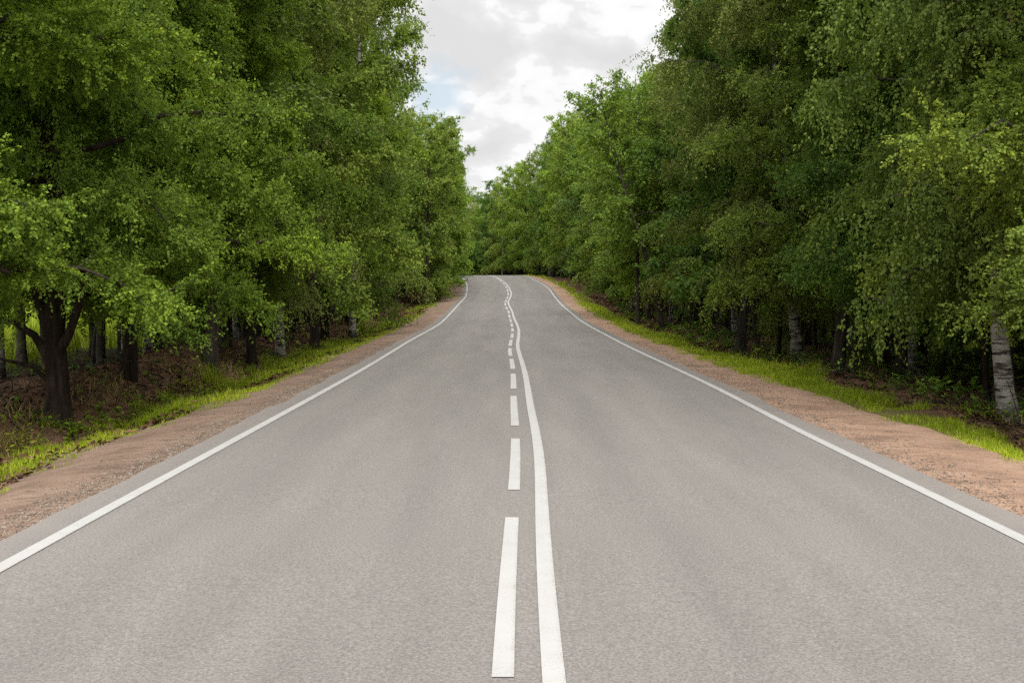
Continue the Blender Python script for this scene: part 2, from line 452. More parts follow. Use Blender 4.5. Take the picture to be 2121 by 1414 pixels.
def shoulder(side, outer, label):
    yy = np.concatenate([np.arange(-60, 2, 2.0), np.arange(2, 60, .15), np.arange(60, 160, .6)])
    inner = (jl(yy) + .12) if side < 0 else (jr(yy) - .12)
    ed = np.interp(yy, *np.array(outer).T) + side * (.35 * vnoise(yy, yy * 0, 1.7, 11 + side) + .22 * vnoise(yy, yy * 0, .45, 13 + side))
    t = np.linspace(0, 1, 12)
    X = inner[:, None] * (1 - t) + (cx(yy) + ed)[:, None] * t
    Y = np.repeat(yy[:, None], 12, 1)
    Z = gz(X, Y) + .022
    Z[:, 0] = zr(yy) - .004
    Z[:, -1] -= .05
    lat_ = np.abs(X - inner[:, None])
    me = mesh_np("dirt_shoulder", np.stack([X, Y, Z], -1).reshape(-1, 3), grid_faces(len(yy), 12), m_dirt, {'lat': lat_.ravel(), 'leftside': np.full(lat_.size, 1.0 if side < 0 else 0.0)}, True)
    return tag(link("dirt_shoulder", me), label, "road shoulder", kind='structure')
GI_L = [(-60, -4.9), (8, -4.85), (11, -4.92), (12.7, -5.0), (14.3, -4.7), (20, -4.5), (30, -4.6), (41, -4.85), (60, -4.85), (160, -4.5)]
GI_R = [(-60, 4.9), (8, 4.85), (12, 4.6), (16, 4.5), (23, 4.35), (31, 4.35), (54, 4.3), (160, 4.3)]
shoulder(-1, [(y, x - .25) for y, x in GI_L], "brownish pink sandy shoulder between asphalt and grass, left of the road")
shoulder(1, [(y, x + .25) for y, x in GI_R], "pale orange sandy shoulder between asphalt and grass, right of the road")

# ------------------------------------------------------------------ grass, litter, gravel (uncountable)
def blades(P, hgt, wid, lean, tint, r):
    """P (n,3) roots -> quads tapering to a tip, two segments"""
    k = len(P)
    az = r.random(k) * 2 * np.pi
    d = np.stack([np.cos(az), np.sin(az), 0 * az], 1)
    s = np.stack([-np.sin(az), np.cos(az), 0 * az], 1) * (wid / 2)[:, None]
    ln = (lean * hgt)[:, None] * d
    up = np.zeros((k, 3)); up[:, 2] = hgt
    v = np.stack([P - s, P + s, P + s * .8 + up * .55 + ln * .3, P - s * .8 + up * .55 + ln * .3, P + up * .95 + ln], 1)
    b = np.arange(k)[:, None] * 5
    q = b + np.array([[0, 1, 2, 3]]); t = b + np.array([[3, 2, 4]])
    return v.reshape(-1, 3), [q, t], np.repeat(tint, 5)

def verge(side, inner, width, label, seed, gap=None, thr=0.0):
    r = np.random.default_rng(seed)
    Ps, hs, ws = [], [], []
    for (ya, yb, dens, h0, w0) in [(3, 14, 5000, .066, .005), (14, 24, 2300, .075, .007), (24, 42, 1100, .085, .012), (42, 75, 460, .09, .02), (75, 122, 190, .10, .04)]:
        k = int((yb - ya) * 2.4 * dens * .55)
        y = ya + (yb - ya) * r.random(k)
        q = r.random(k) * 2.4 - .35
        wv = np.interp(y, *np.array(width).T)
        x = cx(y) + np.interp(y, *np.array(inner).T) + side * q
        cl = vnoise(x, y, .55, 21) + .8 * vnoise(x, y, 1.9, 22) + .5 * vnoise(x, y, .2, 23)
        edge = np.minimum((q + .1) / .25, (wv - q) / .45)
        keep = (cl * 1.5 + np.clip(edge, -2, 1.0) * .75) > (thr + .25 * r.random(k))
        if gap is not None:
            keep &= ~((np.abs(y - gap[0]) < gap[1]) & (r.random(k) < .93))
        x, y, q, cl = x[keep], y[keep], q[keep], cl[keep]
        Ps.append(np.stack([x, y, gz(x, y) - .005], 1))
        hs.append(h0 * (.45 + 1.1 * r.random(len(x))) * (1 + 1.6 * np.clip(cl, -.3, 1)) * np.clip(.65 + q * .55, .6, 1.5))
        ws.append(w0 * (.6 + .8 * r.random(len(x))))
    P_ = np.concatenate(Ps); h = np.concatenate(hs); w_ = np.concatenate(ws)
    tint = np.clip(.45 + .5 * vnoise(P_[:, 0], P_[:, 1], .9, 31) + .45 * (r.random(len(h)) - .5), 0, .9)
    tint = np.where(r.random(len(h)) < .05, 1.0, tint)
    v, f, t = blades(P_, h, w_, .25 + .6 * r.random(len(h)), tint, r)
    o = link("verge_grass", mesh_np("verge_grass", v, f, m_grass, {'tint': t}))
    o.color = (1, 1, 1, 1)
    return tag(o, label, "grass", kind='stuff')
verge(-1, GI_L, [(-60, 1.3), (10, 1.3), (13, 1.05), (17, 1.5), (23, 1.4), (30, 1.5), (40, 1.6), (60, .8), (160, .7)], "short bright green grass strip on the left verge, broken by bare soil", 41, (12.9, .5), -.48)
verge(1, GI_R, [(-60, 1.1), (10, 1.05), (18, 1.05), (31, 1.25), (50, 1.0), (70, .6), (160, .5)], "fresh green grass strip on the right verge below the trees", 42)

# meadow behind the belt of trees
r = np.random.default_rng(51)
k = 46000
y = 12 + 80 * r.random(k) ** 1.5
sd = np.where(r.random(k) < .5, -1, 1)
q = 11.5 + 16 * r.random(k) ** 1.4
x = cx(y) + sd * q
t = np.clip(.6 + .5 * vnoise(x, y, 2.5, 33) + .4 * (r.random(k) - .5), .1, .9)
v, f, t = blades(np.stack([x, y, gz(x, y)], 1), .25 + .45 * r.random(k), .02 + .03 * r.random(k), .3 + .4 * r.random(k), t, r)
o = link("meadow_grass", mesh_np("meadow_grass", v, f, m_grass, {'tint': t}))
o.color = (.72, .72, .8, 1)
tag(o, "tall bright meadow grass glimpsed between the trunks behind the tree belt", "grass", kind='stuff')

def leaf_quads(p, a, nrm, ll, lw, fold=.10):
    b = unit(np.cross(nrm, a)); nn_ = np.cross(a, b)
    ll = ll[:, None]; lw = lw[:, None]
    v = np.stack([p, p + a * ll * .42 + b * lw * .5 + nn_ * lw * fold, p + a * ll, p + a * ll * .42 - b * lw * .5 + nn_ * lw * fold], 1)
    i = np.arange(len(p))[:, None] * 4
    f = np.concatenate([i + np.array([[0, 1, 2]]), i + np.array([[0, 2, 3]])], 0)
    return v.reshape(-1, 3), f

# leaf litter in the ditch and on the forest floor
k = 52000
y = 7 + 75 * r.random(k) ** 1.8
sd = np.where(r.random(k) < .55, -1, 1)
q = 4.75 + np.abs(r.normal(0, 1, k)) * 2.6 + np.where(sd > 0, .9, 0)
x = cx(y) + sd * q
keep = vnoise(x, y, .7, 35) + .7 * vnoise(x, y, .22, 36) > -.16
x, y = x[keep], y[keep]; k = len(x)
a = unit(np.stack([r.normal(0, 1, k), r.normal(0, 1, k), r.normal(0, .25, k)], 1))
nr_ = unit(np.stack([r.normal(0, .5, k), r.normal(0, .5, k), np.ones(k)], 1))
sz = .035 + .06 * r.random(k)
v, f = leaf_quads(np.stack([x, y, gz(x, y) + .01 + .03 * r.random(k)], 1), a, nr_, sz * (1 + y / 60), sz * .6 * (1 + y / 60), .25)
o = link("leaf_litter", mesh_np("leaf_litter", v, f, m_litter, {'tint': np.repeat(r.random(k), 4)}))
tag(o, "brown dead leaves and bark scraps on the ditch bank and under the trees", "leaf litter", kind='stuff')

# small stones along the asphalt margins
m_stone, nt = new_mat("gravel"); n = N(nt)
c = n.ramp(n.noise(geo_pos(n), 18.0, 2.0), [(0.3, (0.094, 0.072, 0.058)), (0.5, (0.194, 0.151, 0.119)), (0.7, (0.302, 0.259, 0.216))])
out(n, principled(n, c, 0.9, 0.15))
def stones(k, seed):
    r = np.random.default_rng(seed)
    y = 4 + 30 * r.random(k) ** 1.7
    left = r.random(k) < .62
    x = np.where(left, jl(y) - .03 - np.abs(r.normal(0, .22, k)), jr(y) + .03 + np.abs(r.normal(0, .30, k)))
    base = np.array([(1, 0, 0), (-1, 0, 0), (0, 1, 0), (0, -1, 0), (0, 0, 1), (0, 0, -1)], float)
    fc = np.array([(4, 0, 2), (4, 2, 1), (4, 1, 3), (4, 3, 0), (5, 2, 0), (5, 1, 2), (5, 3, 1), (5, 0, 3)])
    s = (.004 + .013 * r.random(k) ** 3)
    V = base[None] * s[:, None, None] * (.6 + .7 * r.random((k, 6, 3)))
    V[:, :, 2] *= .7
    an = r.random(k) * 6.28; ca, sa = np.cos(an)[:, None], np.sin(an)[:, None]
    vx = V[:, :, 0] * ca - V[:, :, 1] * sa; vy = V[:, :, 0] * sa + V[:, :, 1] * ca
    V = np.stack([vx, vy, V[:, :, 2]], -1) + np.stack([x, y, gz(x, y) + .024], 1)[:, None, :]
    F_ = (np.arange(k)[:, None, None] * 6 + fc[None]).reshape(-1, 3)
    return V.reshape(-1, 3), F_
v, f = stones(26000, 61)
tag(link("gravel", mesh_np("gravel", v, f, m_stone)), "loose small stones along the crumbling asphalt margins", "gravel", kind='stuff')

# ------------------------------------------------------------------ trees
def make_tree(seed, H, Rc, cb, nl, nsec, nter, nleaf, ll, lw, droop, weep, tlen, trunk_r, lean=(0, 0), twig=True, extra=None, bend=0.0, epi=0, fill=1.0, up=.7, bark=None, leafm=None, prof_pow=.55):
    r = np.random.default_rng(seed)
    # trunk
    tz = np.linspace(0, 1, 14) ** 1.25
    wob = np.cumsum(r.normal(0, .035, (14, 2)), 0) * (H / 14); wob -= wob[0]
    tx = wob[:, 0] + lean[0] * tz * H + bend * np.sin(np.pi * np.clip(tz * H / 5.2, 0, 1)); ty = wob[:, 1] + lean[1] * tz * H
    tp = np.stack([tx, ty, tz * H * .97 - .12], 1)
    tr_ = trunk_r * (1 - tz) ** .8 + .012
    tr_[0] *= 1.55; tr_[1] *= 1.08
    def tpos(t): return np.stack([np.interp(t, tz, tp[:, i]) for i in range(3)], -1)
    paths = [(tp, tr_)]
    # finer rings near the base so the flare reads
    thin = []
    S0, SD, SL, LT = [], [], [], []
    for i in range(nl + epi):          # main limbs, then short leafy shoots along the stem
        u = (i + r.random()) / nl if i < nl else .72 * r.random()
        t = cb + (.985 - cb) * u
        az = i * 2.39996 + r.normal(0, .35)
        L = Rc * max(.2, 1.1 * (1 - u) ** prof_pow * (.72 + .85 * u)) * r.uniform(.55, 1.25)
        if i >= nl:
            L = Rc * r.uniform(.22, .42)
        dh = np.array([math.cos(az), math.sin(az), 0])
        a_ = up * r.uniform(.5, 1.3) * min(1, .15 + 2.4 * u) + 1.0 * u ** 2
        b_ = droop * r.uniform(.4, 1.2) * (.62 - .1 * u)
        A = tpos(t)
        s = np.linspace(0, 1, 7)
        side = np.array([-dh[1], dh[0], 0]) * r.normal(0, .18)
        pts = A + dh * (L * s)[:, None] + side * (L * s ** 2)[:, None] + np.array([0, 0, 1]) * (L * (a_ * s - b_ * s ** 2))[:, None]
        pts[1:-1] += r.normal(0, .03 * L, (5, 3))
        r0 = max(.012, trunk_r * .34 * (1 - .7 * u))
        paths.append((pts, r0 * (1 - s * .88)))
        k = max(5 if i >= nl else 3, int(nsec * 1.45 * L / Rc * fill))
        ss = np.sort(r.uniform(.22, 1.0, k)); ss[-1] = 1.0
        st = np.stack([np.interp(ss, s, pts[:, c_]) for c_ in range(3)], -1)
        ang = np.where(np.arange(k) % 2 == 0, 1, -1) * r.uniform(.35, 1.35, k); ang[-1] = 0
        ca, sa = np.cos(az + ang), np.sin(az + ang)
        sd_ = unit(np.stack([ca, sa, r.uniform(-.6, .85, k) + .6 * u], 1))
        LT.append(np.full(k, r.random())); S0.append(st); SD.append(sd_); SL.append(r.uniform(.30, .78, k) * (1.15 - .45 * ss) * Rc / 3.0)
    S0 = np.concatenate(S0); SD = np.concatenate(SD); SL = np.concatenate(SL)
    ns = len(S0)
    if twig:
        for i in range(ns):
            s = np.linspace(0, 1, 3)
            pts = S0[i] + SD[i] * (SL[i] * s)[:, None] - np.array([0, 0, 1]) * (weep * .45 * SL[i] * s ** 2)[:, None]
            thin.append((pts, .008 * (1 - .75 * s) + .001))
    # tertiary twigs, vectorised
    M = nter
    ts = r.uniform(.12, 1.0, (ns, M)); ts[:, 0] = 1.0
    t0 = S0[:, None] + SD[:, None] * (SL[:, None] * ts)[..., None]
    t0[..., 2] -= weep * .45 * SL[:, None] * ts ** 2
    td = unit(SD[:, None] * .55 + unit(r.normal(0, 1, (ns, M, 3))) * .75 + np.array([0, 0, -1]) * weep)
    tl = tlen * r.uniform(.5, 1.3, (ns, M))
    t0 = t0.reshape(-1, 3); td = td.reshape(-1, 3); tl = tl.ravel()
    sec_tint = np.repeat(.5 * r.random(ns) + .5 * np.concatenate(LT), M)
    drop = r.random(len(t0)) < .93
    t0, td, tl, sec_tint = t0[drop], td[drop], tl[drop], sec_tint[drop]
    K = nleaf
    us = r.random((len(t0), K))
    p = t0[:, None] + td[:, None] * (tl[:, None] * us)[..., None]
    p[..., 2] -= weep * .5 * tl[:, None] * us ** 2
    p = p.reshape(-1, 3) + r.normal(0, ll * .35, (len(t0) * K, 3))
    nL = len(p)
    ax = unit(np.repeat(td, K, 0) * .5 + unit(r.normal(0, 1, (nL, 3))) * .8 + np.array([0, 0, -.35 - .4 * weep]))
    outw = p.copy(); outw[:, 2] = 0; outw = unit(outw)
    nrm = unit(np.array([0, 0, 1.0]) * .75 + outw * .35 + r.normal(0, .55, (nL, 3)))
    sc = r.uniform(.65, 1.25, nL)
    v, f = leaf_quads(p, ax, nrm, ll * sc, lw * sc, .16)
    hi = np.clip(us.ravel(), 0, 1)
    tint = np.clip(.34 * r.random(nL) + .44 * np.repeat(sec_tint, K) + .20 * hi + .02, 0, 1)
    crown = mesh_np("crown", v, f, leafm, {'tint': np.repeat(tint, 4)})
    if extra:
        paths += extra
    V, Q = tubes(paths, 8 if trunk_r > .1 else 6)
    fs = [Q]
    if thin:
        V2, Q2 = tubes(thin, 3)
        fs.append(Q2 + len(V)); V = np.concatenate([V, V2])
    trunk = mesh_np("trunk", V, fs, bark, None, True)
    if bark is m_birchbark:                      # birch: white stem, dark limbs and twigs
        trunk.materials.append(m_greybark)
        mi = np.ones(len(trunk.polygons), dtype=np.int32)
        mi[:13 * (8 if trunk_r > .1 else 6)] = 0
        trunk.polygons.foreach_set('material_index', mi)
    return trunk, crown, H

BR = {}
fork = [  # the low forked limbs of the nearest dark tree
    (np.array([(0, 0, .75), (-.22, -.05, 1.15), (-.48, -.08, 1.32), (-.95, -.1, 1.36)]), np.array([.07, .05, .035, .018])),
    (np.array([(0, 0, .5), (-.25, -.08, .78), (-.55, -.15, .86), (-.9, -.2, .98)]), np.array([.035, .028, .02, .01])),
    (np.array([(0, 0, .85), (.22, -.05, 1.12), (.40, -.08, 1.48), (.52, -.1, 2.1)]), np.array([.08, .062, .05, .035])),
    (np.array([(0, 0, 1.1), (-.2, .1, 1.6), (-.45, .15, 2.4), (-.6, .2, 3.2)]), np.array([.10, .085, .07, .05])),
]
BR['fork'] = make_tree(101, 13.5, 2.7, .125, 52, 22, 13, 20, .042, .028, .75, .25, .34, .145, extra=fork, epi=60, bark=m_bark, leafm=m_leaf)
BR['near_leafy'] = make_tree(109, 14.0, 2.7, .13, 46, 21, 14, 38, .034, .026, .7, .3, .34, .12, epi=30, bark=m_greybark, leafm=m_leaf)
BR['leafy_a'] = make_tree(102, 14.0, 2.6, .13, 46, 22, 13, 20, .056, .030, .8, .35, .36, .095, epi=36, bark=m_bark, leafm=m_leaf)
BR['leafy_b'] = make_tree(103, 14.0, 2.7, .13, 45, 21, 13, 20, .049, .036, .7, .3, .34, .12, epi=36, bark=m_greybark, leafm=m_leaf)
BR['birch_a'] = make_tree(104, 16.0, 2.7, .165, 45, 17, 10, 22, .054, .041, .95, 1.0, .62, .12, epi=36, bark=m_birchbark, leafm=m_birchleaf)
BR['birch_lean'] = make_tree(105, 15.0, 2.7, .115, 46, 18, 10, 22, .054, .041, .9, .9, .58, .12, lean=(-.05, .02), epi=30, bark=m_birchbark, leafm=m_birchleaf)
BR['birch_bent'] = make_tree(106, 15.0, 2.7, .15, 47, 18, 10, 22, .054, .041, .9, .9, .58, .12, lean=(.03, .02), bend=-.42, epi=60, bark=m_birchbark, leafm=m_birchleaf)
BR['mleafy_a'] = make_tree(111, 14.0, 2.6, .15, 41, 14, 9, 13, .10, .062, .8, .3, .38, .12, bark=m_bark, leafm=m_leaf)
BR['mleafy_b'] = make_tree(112, 14.0, 2.7, .15, 38, 14, 9, 13, .095, .07, .7, .35, .36, .12, bark=m_greybark, leafm=m_leaf)
BR['mbirch_a'] = make_tree(113, 16.0, 2.6, .16, 41, 13, 9, 15, .08, .058, .95, 1.0, .62, .11, bark=m_birchbark, leafm=m_birchleaf)
BR['fleafy_a'] = make_tree(121, 14.0, 2.7, .13, 44, 12, 8, 10, .135, .09, .8, .3, .42, .13, twig=False, bark=m_bark, leafm=m_leaf)
BR['fleafy_b'] = make_tree(122, 14.0, 2.6, .125, 42, 12, 8, 10, .13, .10, .7, .3, .42, .12, twig=False, bark=m_greybark, leafm=m_leaf)
BR['fbirch_a'] = make_tree(123, 16.0, 2.6, .13, 44, 11, 8, 11, .115, .085, .95, .9, .65, .11, twig=False, bark=m_birchbark, leafm=m_birchleaf)
BR['mbirch_b'] = make_tree(114, 16.0, 2.8, .16, 40, 14, 9, 15, .08, .058, 1.1, .85, .7, .12, bark=m_birchbark, leafm=m_birchleaf, prof_pow=.75)
BR['mleafy_c'] = make_tree(115, 14.0, 2.8, .15, 38, 16, 9, 13, .10, .058, .6, .4, .42, .12, bark=m_bark, leafm=m_leaf, prof_pow=.4)
BR['fleafy_c'] = make_tree(125, 14.0, 2.8, .13, 36, 14, 8, 10, .13, .085, .6, .4, .46, .13, twig=False, bark=m_bark, leafm=m_leaf, prof_pow=.75)
BR['fbirch_b'] = make_tree(126, 16.0, 2.7, .13, 38, 13, 8, 11, .115, .085, 1.1, .8, .7, .11, twig=False, bark=m_birchbark, leafm=m_birchleaf, prof_pow=.8)
BR['sparse'] = make_tree(124, 17.0, 2.5, .09, 34, 5, 5, 6, .12, .085, .55, .4, .45, .13, twig=True, bark=m_greybark, leafm=m_leaf)
BR['pole_a'] = make_tree(131, 12.0, 2.6, .17, 38, 11, 8, 13, .095, .06, .75, .3, .42, .10, twig=False, bark=m_bark, leafm=m_leaf)
BR['pole_b'] = make_tree(132, 12.5, 2.5, .18, 38, 11, 8, 13, .09, .066, .75, .4, .42, .075, twig=False, bark=m_greybark, leafm=m_leaf)
BR['pole_birch'] = make_tree(133, 13.5, 2.4, .19, 38, 11, 8, 14, .085, .062, .9, .8, .55, .08, twig=False, bark=m_birchbark, leafm=m_birchleaf)
BR['bare_pole'] = make_tree(134, 11.5, 2.3, .34, 30, 11, 6, 8, .13, .09, .7, .4, .42, .10, twig=True, bark=m_greybark, leafm=m_leaf)
BR['bare_lean'] = make_tree(135, 11.5, 2.3, .36, 30, 11, 6, 8, .13, .09, .7, .4, .42, .11, lean=(-.26, -.03), twig=True, bark=m_greybark, leafm=m_leaf)
BR['stem_a'] = make_tree(151, 8.0, 1.3, .30, 22, 8, 7, 11, .085, .06, .5, .3, .36, .045, twig=True, bark=m_bark, leafm=m_leaf)
BR['stem_b'] = make_tree(152, 8.0, 1.2, .34, 20, 8, 7, 11, .08, .055, .5, .3, .34, .034, lean=(.05, 0), twig=True, bark=m_greybark, leafm=m_leaf)
BR['stem_c'] = make_tree(153, 8.0, 1.3, .26, 22, 8, 7, 11, .085, .055, .6, .3, .36, .055, lean=(-.04, .03), twig=True, bark=m_bark, leafm=m_leaf)
BR['bush_a'] = make_tree(141, 2.8, 1.5, .04, 26, 9, 9, 13, .08, .055, .35, .15, .28, .035, twig=True, bark=m_greybark, leafm=m_leaf, up=1.0)
BR['bush_b'] = make_tree(142, 3.2, 1.4, .05, 24, 9, 9, 13, .09, .05, .35, .25, .30, .04, twig=True, bark=m_bark, leafm=m_leaf, up=1.1)

def put_tree(key, x, y, H, rz, label, group, wide=1.0, tone=(1, 1, 1), tilt=(0, 0)):
    tr_, cr_, h0 = BR[key]
    name = "birch_tree" if 'birch' in key else "bush" if 'bush' in key else "young_tree" if 'stem' in key else "leafy_tree"
    e = bpy.data.objects.new(name, None)
    C.objects.link(e)
    e.empty_display_size = .3
    e.location = (x, y, float(gz(x, y)))
    e.rotation_euler = (tilt[0], tilt[1], rz)
    s = H / h0
    e.scale = (wide * (.5 + .5 * s), wide * (.5 + .5 * s), s)
    tag(e, label, "bush" if 'bush' in key else "tree", group)
    link("trunk", tr_, e)
    c_ = link("crown", cr_, e)
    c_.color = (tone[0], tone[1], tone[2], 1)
    return e

YEL = (1.18, 1.14, 1.0); NEU = (1, 1, 1); DRK = (.64, .74, .85); SHADE_TINT = (.42, .48, .5); OLV = (1.08, .97, 1.1)  # the darkest tone paints understory shade into the bush leaves
tr = np.random.default_rng(2024)
TONEW = {YEL: "yellowish green", NEU: "mid green", DRK: "deep green", OLV: "olive green"}

def H_left(d):
    return np.interp(d, [0, 66, 69, 72, 80, 90, 100, 112, 130, 170], [17, 17.5, 17.0, 12.0, 12.4, 12.4, 11.8, 11.4, 11.4, 11])
def H_right(d):
    return np.interp(d, [0, 50, 52, 62, 70, 80, 90, 100, 110, 118, 125, 135, 150, 170], [16, 15.5, 11.6, 12.2, 13.0, 13.9, 14.4, 14.9, 15.2, 15.2, 14.2, 12.4, 11.3, 10])

front = []
# (y, offset from the road's middle, model, tone, width factor)
LEFT = [(13.2, -6.95, 'near_leafy', YEL, 1.22), (16.6, -6.85, 'fork', NEU, 1.0), (20.4, -7.1, 'leafy_a', YEL, 1.05), (24.6, -6.7, 'leafy_b', YEL, .98), (28.5, -6.6, 'leafy_a', NEU, 1.0),
        (32.5, -6.7, 'birch_a', OLV, 1.05), (37.0, -6.5, 'mleafy_c', OLV, 1.05), (41.0, -6.8, 'mleafy_a', YEL, 1.0), (45.5, -6.4, 'mbirch_b', NEU, 1.0),
        (50.0, -7.3, 'mleafy_c', NEU, 1.05), (54.5, -8.5, 'mleafy_b', NEU, 1.0), (59.0, -9.2, 'mbirch_b', OLV, 1.0), (63.0, -8.3, 'sparse', OLV, 1.15), (66.5, -7.5, 'sparse', NEU, 1.15)]
RIGHT = [(12.6, 6.75, 'near_leafy', OLV, 1.15), (15.6, 6.75, 'birch_bent', NEU, .95), (18.3, 7.8, 'leafy_b', OLV, 1.0), (22.0, 7.4, 'leafy_a', DRK, .95), (25.5, 7.2, 'leafy_b', OLV, 1.0),
         (29.5, 7.3, 'birch_lean', OLV, 1.0), (33.5, 6.7, 'mleafy_b', DRK, 1.0), (37.5, 7.7, 'mbirch_b', OLV, 1.0), (41.5, 8.0, 'mbirch_a', OLV, 1.0), (45.5, 8.6, 'mleafy_c', DRK, 1.0),
         (49.5, 9.0, 'mbirch_b', OLV, 1.0)]
def extend(lst, side, start, stop, off):
    d = start; i = 0
    while d < stop:
        lst.append((d, side * (off + tr.uniform(-.35, .35)), ['fleafy_a', 'fbirch_a', 'fleafy_b', 'fleafy_c', 'fbirch_b', 'fleafy_b', 'fleafy_a'][(i + (side > 0)) % 7], [NEU, YEL, OLV, NEU, DRK, YEL][(i * 5 + 2) % 6], tr.uniform(.92, 1.1)))
        d += tr.uniform(3.4, 4.6); i += 1
extend(LEFT, -1, 71.5, 128, 5.2)
extend(RIGHT, 1, 53.5, 160, 7.2)
for side, lst, hf, nm in ((-1, LEFT, H_left, "left"), (1, RIGHT, H_right, "right")):
    for i, (d, off, key, tone, wd) in enumerate(lst):
        x = float(cx(d)) + off
        H = float(hf(d)) * tr.uniform(.95, 1.05)
        what = {'fork': "dark low forked tree with leafy crown", 'sparse': "tall open crowned tree with twigs against the sky"}.get(key)
        if what is None:
            what = ("%s weeping birch" if 'birch' in key else "%s dense leafy tree") % TONEW[tone]
            if key == 'birch_bent':
                what = "white barked birch leaning to the road with black scars"
        label = "%s, %s in the %s front row" % (what, ORD[i], nm)
        tl = (0, -side * tr.uniform(0, .05) + tr.normal(0, .015))
        rz = 0.0 if key == 'fork' else (0.0 if key in ('birch_lean', 'birch_bent') else tr.uniform(0, 6.28))
        put_tree(key, x, d, H, rz, label, "front row of trees %s of the road" % nm, wd, tone, tl)

# two bare grey stems standing clear of the right hand foliage, far up the row
put_tree('bare_pole', float(cx(52)) + 5.75, 52.0, 11.0, .4, "straight bare grey stem standing clear of the foliage on the right", "grey stems right of the road")
put_tree('bare_lean', float(cx(50)) + 6.7, 50.0, 11.0, 0.0, "grey trunk bending over towards the road beside the straight bare stem", "grey stems right of the road")

put_tree('pole_birch', float(cx(25.2)) - 8.7, 25.2, 13.5, 1.0, "white birch foot with black scars standing behind the brown bank on the left", "shaded trees of the inner rows", 1.5)
put_tree('pole_birch', float(cx(25.6)) - 8.35, 25.6, 12.5, 3.0, "second white birch stem close beside the scarred foot on the left", "shaded trees of the inner rows", 1.1, NEU, (0, .05))

# second and third rows: mostly trunks in shade under the crowns
for side, nm in ((-1, "left"), (1, "right")):
    for row, (off, stepd, stop, name) in enumerate(((8.9, 2.6, 126, "second"), (10.9, 3.2, 100, "third"))):
        d = (14.8 + row * 2) if side > 0 else (17.0 + row * 9); i = 0
        while d < stop and i < len(ORD):
            key = ['pole_a', 'pole_b', 'pole_birch', 'pole_a', 'pole_b'][(i * 2 + row + (side > 0)) % 5]
            x = float(cx(d)) + side * (off + tr.uniform(-.6, .6))
            look = {'pole_a': "dark trunked tree", 'pole_b': "slim grey trunked tree", 'pole_birch': "slim white trunked birch"}[key]
            put_tree(key, x, d, tr.uniform(11.5, 15.5), tr.uniform(0, 6.28), "%s standing in shade, %s in the %s row on the %s" % (look, ORD[i], name, nm),
                     "shaded trees of the inner rows", tr.uniform(.9, 1.15), NEU, (tr.normal(0, .04), tr.normal(0, .05)))
            d += stepd * tr.uniform(.75, 1.3) * (1 + d / 110); i += 1

# trees closing the view behind the crest
i = 0
for (x, d, H) in [(-17, 134, 12), (-12.5, 139, 12), (-9.5, 148, 11.5), (-6.2, 152, 12), (-3.2, 156, 12.2), (-.5, 150, 12.2), (2.2, 147, 12.6), (5, 142, 13.5), (-14.5, 150, 12), (-20, 146, 12), (8.5, 138, 14), (-7.5, 163, 12.5), (-1.5, 166, 13), (3.5, 160, 13)]:
    put_tree(['fleafy_a', 'fbirch_a', 'fleafy_b'][i % 3], x, d, H, tr.uniform(0, 6.28), "distant %s closing the view behind the crest, %s counted from the left" % (["leafy tree", "pale birch", "broad green tree"][i % 3],
             ORD[sorted([-17, -12.5, -9.5, -6.2, -3.2, -.5, 2.2, 5, -14.5, -20, 8.5, -7.5, -1.5, 3.5]).index(x)].replace("nearest", "first")), "trees closing the view behind the crest", 1.1, [NEU, YEL, OLV][i % 3])
    i += 1

# bushes closing the gaps behind the trunks
for side, nm, a0, a1 in ((-1, "left", 38, 75), (1, "right", 13.5, 75)):
    d = a0; i = 0
    while d < a1 and i < len(ORD):
        x = float(cx(d)) + side * (11.6 + tr.uniform(-.7, .9))
        put_tree(['bush_a', 'bush_b'][i % 2], x, d, tr.uniform(2.0, 3.2), tr.uniform(0, 6.28), "shaded leafy bush behind the tree trunks, %s along the %s side" % (ORD[i], nm), "bushes behind the tree trunks", tr.uniform(.95, 1.25), SHADE_TINT)
        d += tr.uniform(1.9, 3.0) * (1 + d / 120); i += 1
for i, (x, d) in enumerate([(-17, 131), (-14, 133), (-11.5, 136), (-9, 139), (-6.5, 141), (-4, 142), (-1.5, 141), (1, 140), (3.5, 138), (6, 136), (8.5, 133)]):
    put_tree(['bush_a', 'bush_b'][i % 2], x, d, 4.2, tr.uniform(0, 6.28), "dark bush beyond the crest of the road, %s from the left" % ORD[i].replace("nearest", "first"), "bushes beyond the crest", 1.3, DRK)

for side, nm, a0, a1 in ((-1, "left", 78, 128), (1, "right", 78, 150)):
    d = a0; i = 0
    while d < a1:
        x = float(cx(d)) + side * (9.8 + tr.uniform(-.7, .9))
        put_tree(['bush_a', 'bush_b'][i % 2], x, d, tr.uniform(2.8, 3.8), tr.uniform(0, 6.28), "far dark bush under the trees near the crest, %s along the %s side" % (ORD[i], nm), "bushes under the far trees", 1.35, SHADE_TINT)
        d += tr.uniform(2.6, 3.6); i += 1
for i, (x, d) in enumerate([(-13, 172), (-10, 176), (-7, 174), (-4, 178), (-1, 175), (2, 178), (5, 174), (8, 170), (11, 165)]):
    put_tree(['fleafy_a', 'fbirch_a', 'fleafy_b'][i % 3], x, d, tr.uniform(11, 13.5), tr.uniform(0, 6.28), "farthest tree filling the gap at the end of the road, %s from the left" % ORD[i].replace("nearest", "first"), "farthest trees at the end of the road", 1.2, DRK)

